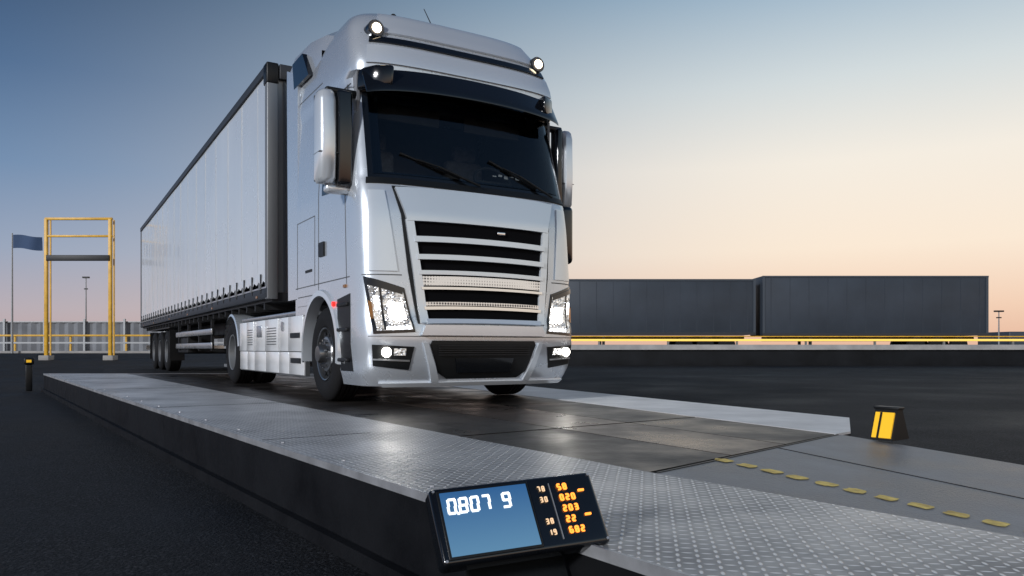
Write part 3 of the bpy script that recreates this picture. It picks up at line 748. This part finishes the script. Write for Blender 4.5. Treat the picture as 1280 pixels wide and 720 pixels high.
# ------------------------------------------------------------ trailer
T0,T1=3.62,19.9; ZB,ZT=1.22,4.33; TW=1.27
M['curtain']=mat('curtain_fabric',(.74,.77,.80),.26,.2,coat=.4,nscale=.25,namp=.05,rvar=.04,bump=.03,bscale=.8)
M['web']=mat('webbing',(.62,.65,.68),.35,.1)
for s in(-1,1):
    ny=260; rowsz=[1.55,1.62,1.8,2.3,2.9,3.5,4.0,4.2]
    g=[[(T0+.12+(T1-T0-.24)*i/ny,z_) for i in range(ny+1)] for z_ in rowsz]
    def cfn(y,z,off,s=s):
        amp=.0006+.006*max(0,(1.9-z)/.4)
        return Vector((s*(TW-.006+amp*math.sin(y*9.3)+.002*math.sin(y*2.1+z*1.3)+off),y,z))
    slab('curtain_%d'%s,g,M['curtain'],0,.02,truck,cfn)
    box('top_rail_%d'%s,(s*(TW-.03),(T0+T1)/2,ZT-.06),(.10,T1-T0,.12),M['darkrail'],truck,bev=.01)
    box('side_rave_%d'%s,(s*(TW-.03),(T0+T1)/2,1.31),(.08,T1-T0,.16),M['darkrail'],truck,bev=.008)
    box('rave_lip_%d'%s,(s*(TW+.005),(T0+T1)/2,1.375),(.03,T1-T0-.02,.02),M['alu'],truck)
    st_=[];bk=[]
    y_=T0+.35; 
    while y_<T1-.2:
        st_.append(((s*(TW+.012),y_,1.44),(.012,.05,.26))); bk.append(((s*(TW+.024),y_,1.40),(.02,.085,.09))); y_+=.52
    boxes('curtain_straps_%d'%s,st_,M['black'],truck); boxes('strap_buckles_%d'%s,bk,M['post'],truck)
    hv=[];hf=[];y_=T0+.1;stp=.52
    while y_<T1-.3:
        k_=len(hv)
        hv+=[(s*(TW+.004),y_,1.56),(s*(TW+.004),y_,1.43),(s*(TW+.008),y_+stp*.25,1.47),(s*(TW+.008),y_+stp*.5,1.40),(s*(TW+.008),y_+stp*.75,1.47),(s*(TW+.004),y_+stp,1.43),(s*(TW+.004),y_+stp,1.56)]
        hf.append(tuple(range(k_,k_+7))); y_+=stp
    mk('curtain_hem_%d'%s,hv,hf,M['curtain'],truck,recalc=False)
    boxes('curtain_webbing_%d'%s,[((s*(TW-.006),T0+.6+i*1.04,2.88),(.012,.022,2.6)) for i in range(16)],M['web'],truck)
    box('front_pillar_%d'%s,(s*(TW-.06),T0+.06,(ZB+ZT)/2),(.14,.14,ZT-ZB),M['post'],truck,bev=.01)
    box('corner_cap_%d'%s,(s*(TW-.06),T0+.08,ZT-.12),(.16,.20,.28),M['black'],truck,bev=.02)
    box('rear_pillar_%d'%s,(s*(TW-.06),T1-.06,(ZB+ZT)/2),(.14,.14,ZT-ZB),M['darkrail'],truck,bev=.01)
    for z_ in(.62,.88): box('side_guard_%d_%d'%(int(z_*100),s),(s*1.16,10.6,z_),(.03,4.6,.11),M['alu'],truck,bev=.005)
    for y_ in(8.5,9.9,11.3,12.7): box('guard_post_%d_%d'%(int(y_*10),s),(s*1.12,y_,.88),(.05,.07,.72),M['chassis'],truck)
    box('landing_leg_%d'%s,(s*.85,7.9,.75),(.14,.14,.95),M['post'],truck,bev=.01)
    box('landing_foot_%d'%s,(s*.85,7.9,.26),(.3,.25,.05),M['post'],truck)
    box('trailer_beam_%d'%s,(s*.5,(T0+T1)/2+1,1.03),(.14,T1-T0-2.5,.34),M['chassis'],truck)
    for i,y_ in enumerate((14.4,15.75,17.1)):
        wheel('trailer_wheel_%d_%d'%(i,s),s*1.05,y_,s,dish=True)
    for i,y_ in enumerate((4.2,7.6,10.4,13.2,16.4,19.0)): box('side_marker_%d_%d'%(i,s),(s*(TW+.012),y_,1.27),(.015,.08,.03),M['amberlens'],truck)
    box('bogie_guard_%d'%s,(s*1.05,15.75,1.08),(.34,4.1,.03),M['black'],truck)
    boxes('cross_members_%d'%s,[((s*.85,T0+.5+.55*i,1.15),(.7,.06,.10)) for i in range(28)],M['chassis'],truck)
box('trailer_floor',(0,(T0+T1)/2,1.25),(2*TW-.12,T1-T0-.04,.12),M['chassis'],truck)
box('trailer_roof',(0,(T0+T1)/2,ZT-.02),(2*TW-.2,T1-T0-.06,.03),M['curtain'],truck)
box('trailer_bulkhead',(0,T0+.06,(ZB+ZT)/2),(2*TW-.26,.05,ZT-ZB-.1),M['post'],truck)
boxes('bulkhead_ribs',[((-1.05+.3*i,T0+.025,(ZB+ZT)/2),(.03,.03,ZT-ZB-.2)) for i in range(8)],M['darkrail'],truck)
box('bulkhead_header',(0,T0+.03,ZT-.09),(2*TW-.3,.12,.2),M['darkrail'],truck,bev=.01)
box('trailer_rear_doors',(0,T1-.03,(ZB+ZT)/2),(2*TW-.28,.05,ZT-ZB-.1),M['alu'],truck)
box('rear_bumper_beam',(0,T1-.3,.60),(2.3,.1,.14),M['alu'],truck)
for i,y_ in enumerate((14.4,15.75,17.1)): tube('trailer_axle_%d'%i,(-.95,y_,.5),(.95,y_,.5),.07,M['chassis'],truck)
box('pallet_box',(-.85,12.4,.72),(.5,1.4,.5),M['chassis'],truck,bev=.02)
for y_ in(13.65,17.85):
    for s in(-1,1): box('mud_flap_%d_%d'%(int(y_),s),(s*1.05,y_,.65),(.34,.02,.75),M['black'],truck)

# ------------------------------------------------------------ background: right
def btrailer(x0,x1,y,zb,zt):
    e=empty('parked_trailer',((x0+x1)/2,y,0),0)
    Lh=(x1-x0)/2
    box('body',(0,1.25,(zb+zt)/2),(2*Lh,2.5,zt-zb),M['darkbox'],e,bev=.03)
    box('top_rail',(0,-.01,zt-.05),(2*Lh+.04,.08,.10),M['boxrail'],e)
    box('bottom_rail',(0,-.01,zb+.06),(2*Lh+.04,.08,.16),M['darkrail'],e)
    boxes('curtain_straps',[((-Lh+.5+i*(2*Lh-1)/11,-.002,(zb+zt)/2),(.04,.012,zt-zb-.3)) for i in range(12)],M['darkbox'],e)
    for s in(-1,1): box('end_post_%d'%s,(s*(Lh-.06),-.012,(zb+zt)/2),(.14,.06,zt-zb),M['boxrail'],e)
    box('chassis',(0,1.2,zb-.2),(2*Lh-1,1.2,.3),M['chassis'],e)
    for i in range(3):
        t_=.5+1.3*i
        tube('wheel_%d'%i,(Lh-1.2-t_,.05,.8),(Lh-1.2-t_,.35,.8),.5,M['rubber'],e,n=24)
        tube('wheel_far_%d'%i,(Lh-1.2-t_,2.1,.8),(Lh-1.2-t_,2.4,.8),.5,M['rubber'],e,n=24)
    for s in(.3,2.1): box('leg_%d'%int(s*10),(-Lh+3,s,.8),(.15,.15,1.0),M['chassis'],e)
btrailer(2.6,14.80,47,1.42,4.80)
btrailer(15.25,28.95,47,1.38,5.0)
kw=empty('retaining_wall')
box('wall_body',(32,34,.02),(60,.5,.92),M['wall'],kw,bev=.02)
box('wall_cap',(32,34,.50),(60,.6,.04),M['wall'],kw)
box('service_road',(45,38,.05),(95,7.2,.85),M['concrete'],None)
cb=empty('concrete_barrier')
prof_x('barrier_body',[(41.0,.25),(41.5,.25),(41.35,.5),(41.3,.78),(41.2,.78),(41.15,.5)],0,90,M['concrete'],cb)
gr=empty('light_streak_rail')  # made-up rail whose added glow stands in for a warm light streak
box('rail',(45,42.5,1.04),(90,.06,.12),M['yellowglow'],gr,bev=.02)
box('rail_back',(45,43.2,1.25),(90,.06,.05),M['yellow'],gr)
for i in range(24): box('post_%d'%i,(1+i*3.8,42.6,.7),(.1,.1,.8),M['post'],gr)
def mast(name,x,y,h,arm=1):
    e=empty(name,(x,y,.3))
    tube('pole',(0,0,0),(0,0,h),.09,M['post'],e,r2=.05)
    box('head',(0,0,h+.05),(.9*arm,.3,.16),M['chassis'],e)
    box('bracket',(0,0,h*.85),(.5*arm,.12,.12),M['chassis'],e)
mast('lamp_mast',50.4,80,4.1)
mast('lamp_mast',-44.1,80,7.6,.7)
box('warehouse',(63,90,1.4),(14,6,2.2),M['darkbox'],None,bev=.1)

# ------------------------------------------------------------ background: left
fe=empty('boundary_fence')
vs=[];fs=[];x=-90.0;i=0
while x<-3:
    y=58+(.12 if i%2 else 0)
    vs+=[(x,y,.25),(x,y,2.55)];
    if i: k_=len(vs)-4; fs.append((k_,k_+2,k_+3,k_+1))
    x+=.35; i+=1
mk('corrugated_sheet',vs,fs,M['fence'],fe,recalc=False)
box('fence_cap',(-46,58.05,2.58),(87,.2,.08),M['post'],fe)
for i in range(30): box('fence_post_%d'%i,(-89+i*3,57.85,1.5),(.14,.14,2.6),M['post'],fe)
gl=empty('light_streak_rail')
box('rail',(-42,50,1.42),(76,.06,.12),M['yellow'],gl,bev=.02)
box('rail_low',(-42,50,.95),(76,.05,.10),M['post'],gl)
for i in range(22): box('post_%d'%i,(-79+i*3.6,50.08,.85),(.1,.1,1.2),M['yellow'],gl)
kb=empty('kerb'); box('kerb_stone',(-42,45.5,.36),(80,.4,.15),M['concrete'],kb,bev=.02)
ga=empty('height_gantry',(0,38,0))
z0=gz(38)
for i,x_ in enumerate((-22.9,-19.75)):
    box('post_%d'%i,(x_,0,(6.95+z0)/2),(.15,.14,6.95-z0),M['yellow'],ga,bev=.01)
    box('brace_post_%d'%i,(x_,.35,(6.95+z0)/2),(.06,.06,6.95-z0),M['yellow'],ga)
    box('foot_%d'%i,(x_,0,z0+.1),(.5,.5,.25),M['concrete'],ga,bev=.02)
for z_,h_ in((6.95,.12),(6.1,.10)):
    box('beam_%d'%int(z_*10),(-21.3,0,z_),(3.3,.12,h_),M['yellow'],ga,bev=.01)
box('sign_bar',(-21.3,-.05,5.02),(3.1,.14,.28),M['chassis'],ga,bev=.02)
fp=empty('flagpole',(-29.1,45,.3))
tube('pole',(0,0,0),(0,0,7.0),.06,M['post'],fp,r2=.035)
nxf=16;vs=[];fs=[]
for j in range(5):
    for i in range(nxf+1):
        t=i/nxf; vs.append((.05+1.65*t,.12*math.sin(t*7+j*.2)*t,6.9-.78*j/4-.12*t+.04*math.sin(t*6)))
for j in range(4):
    for i in range(nxf): a_=j*(nxf+1)+i; fs.append((a_,a_+1,a_+nxf+2,a_+nxf+1))
mk('flag',vs,fs,M['flag'],fp,smooth=True,recalc=False)
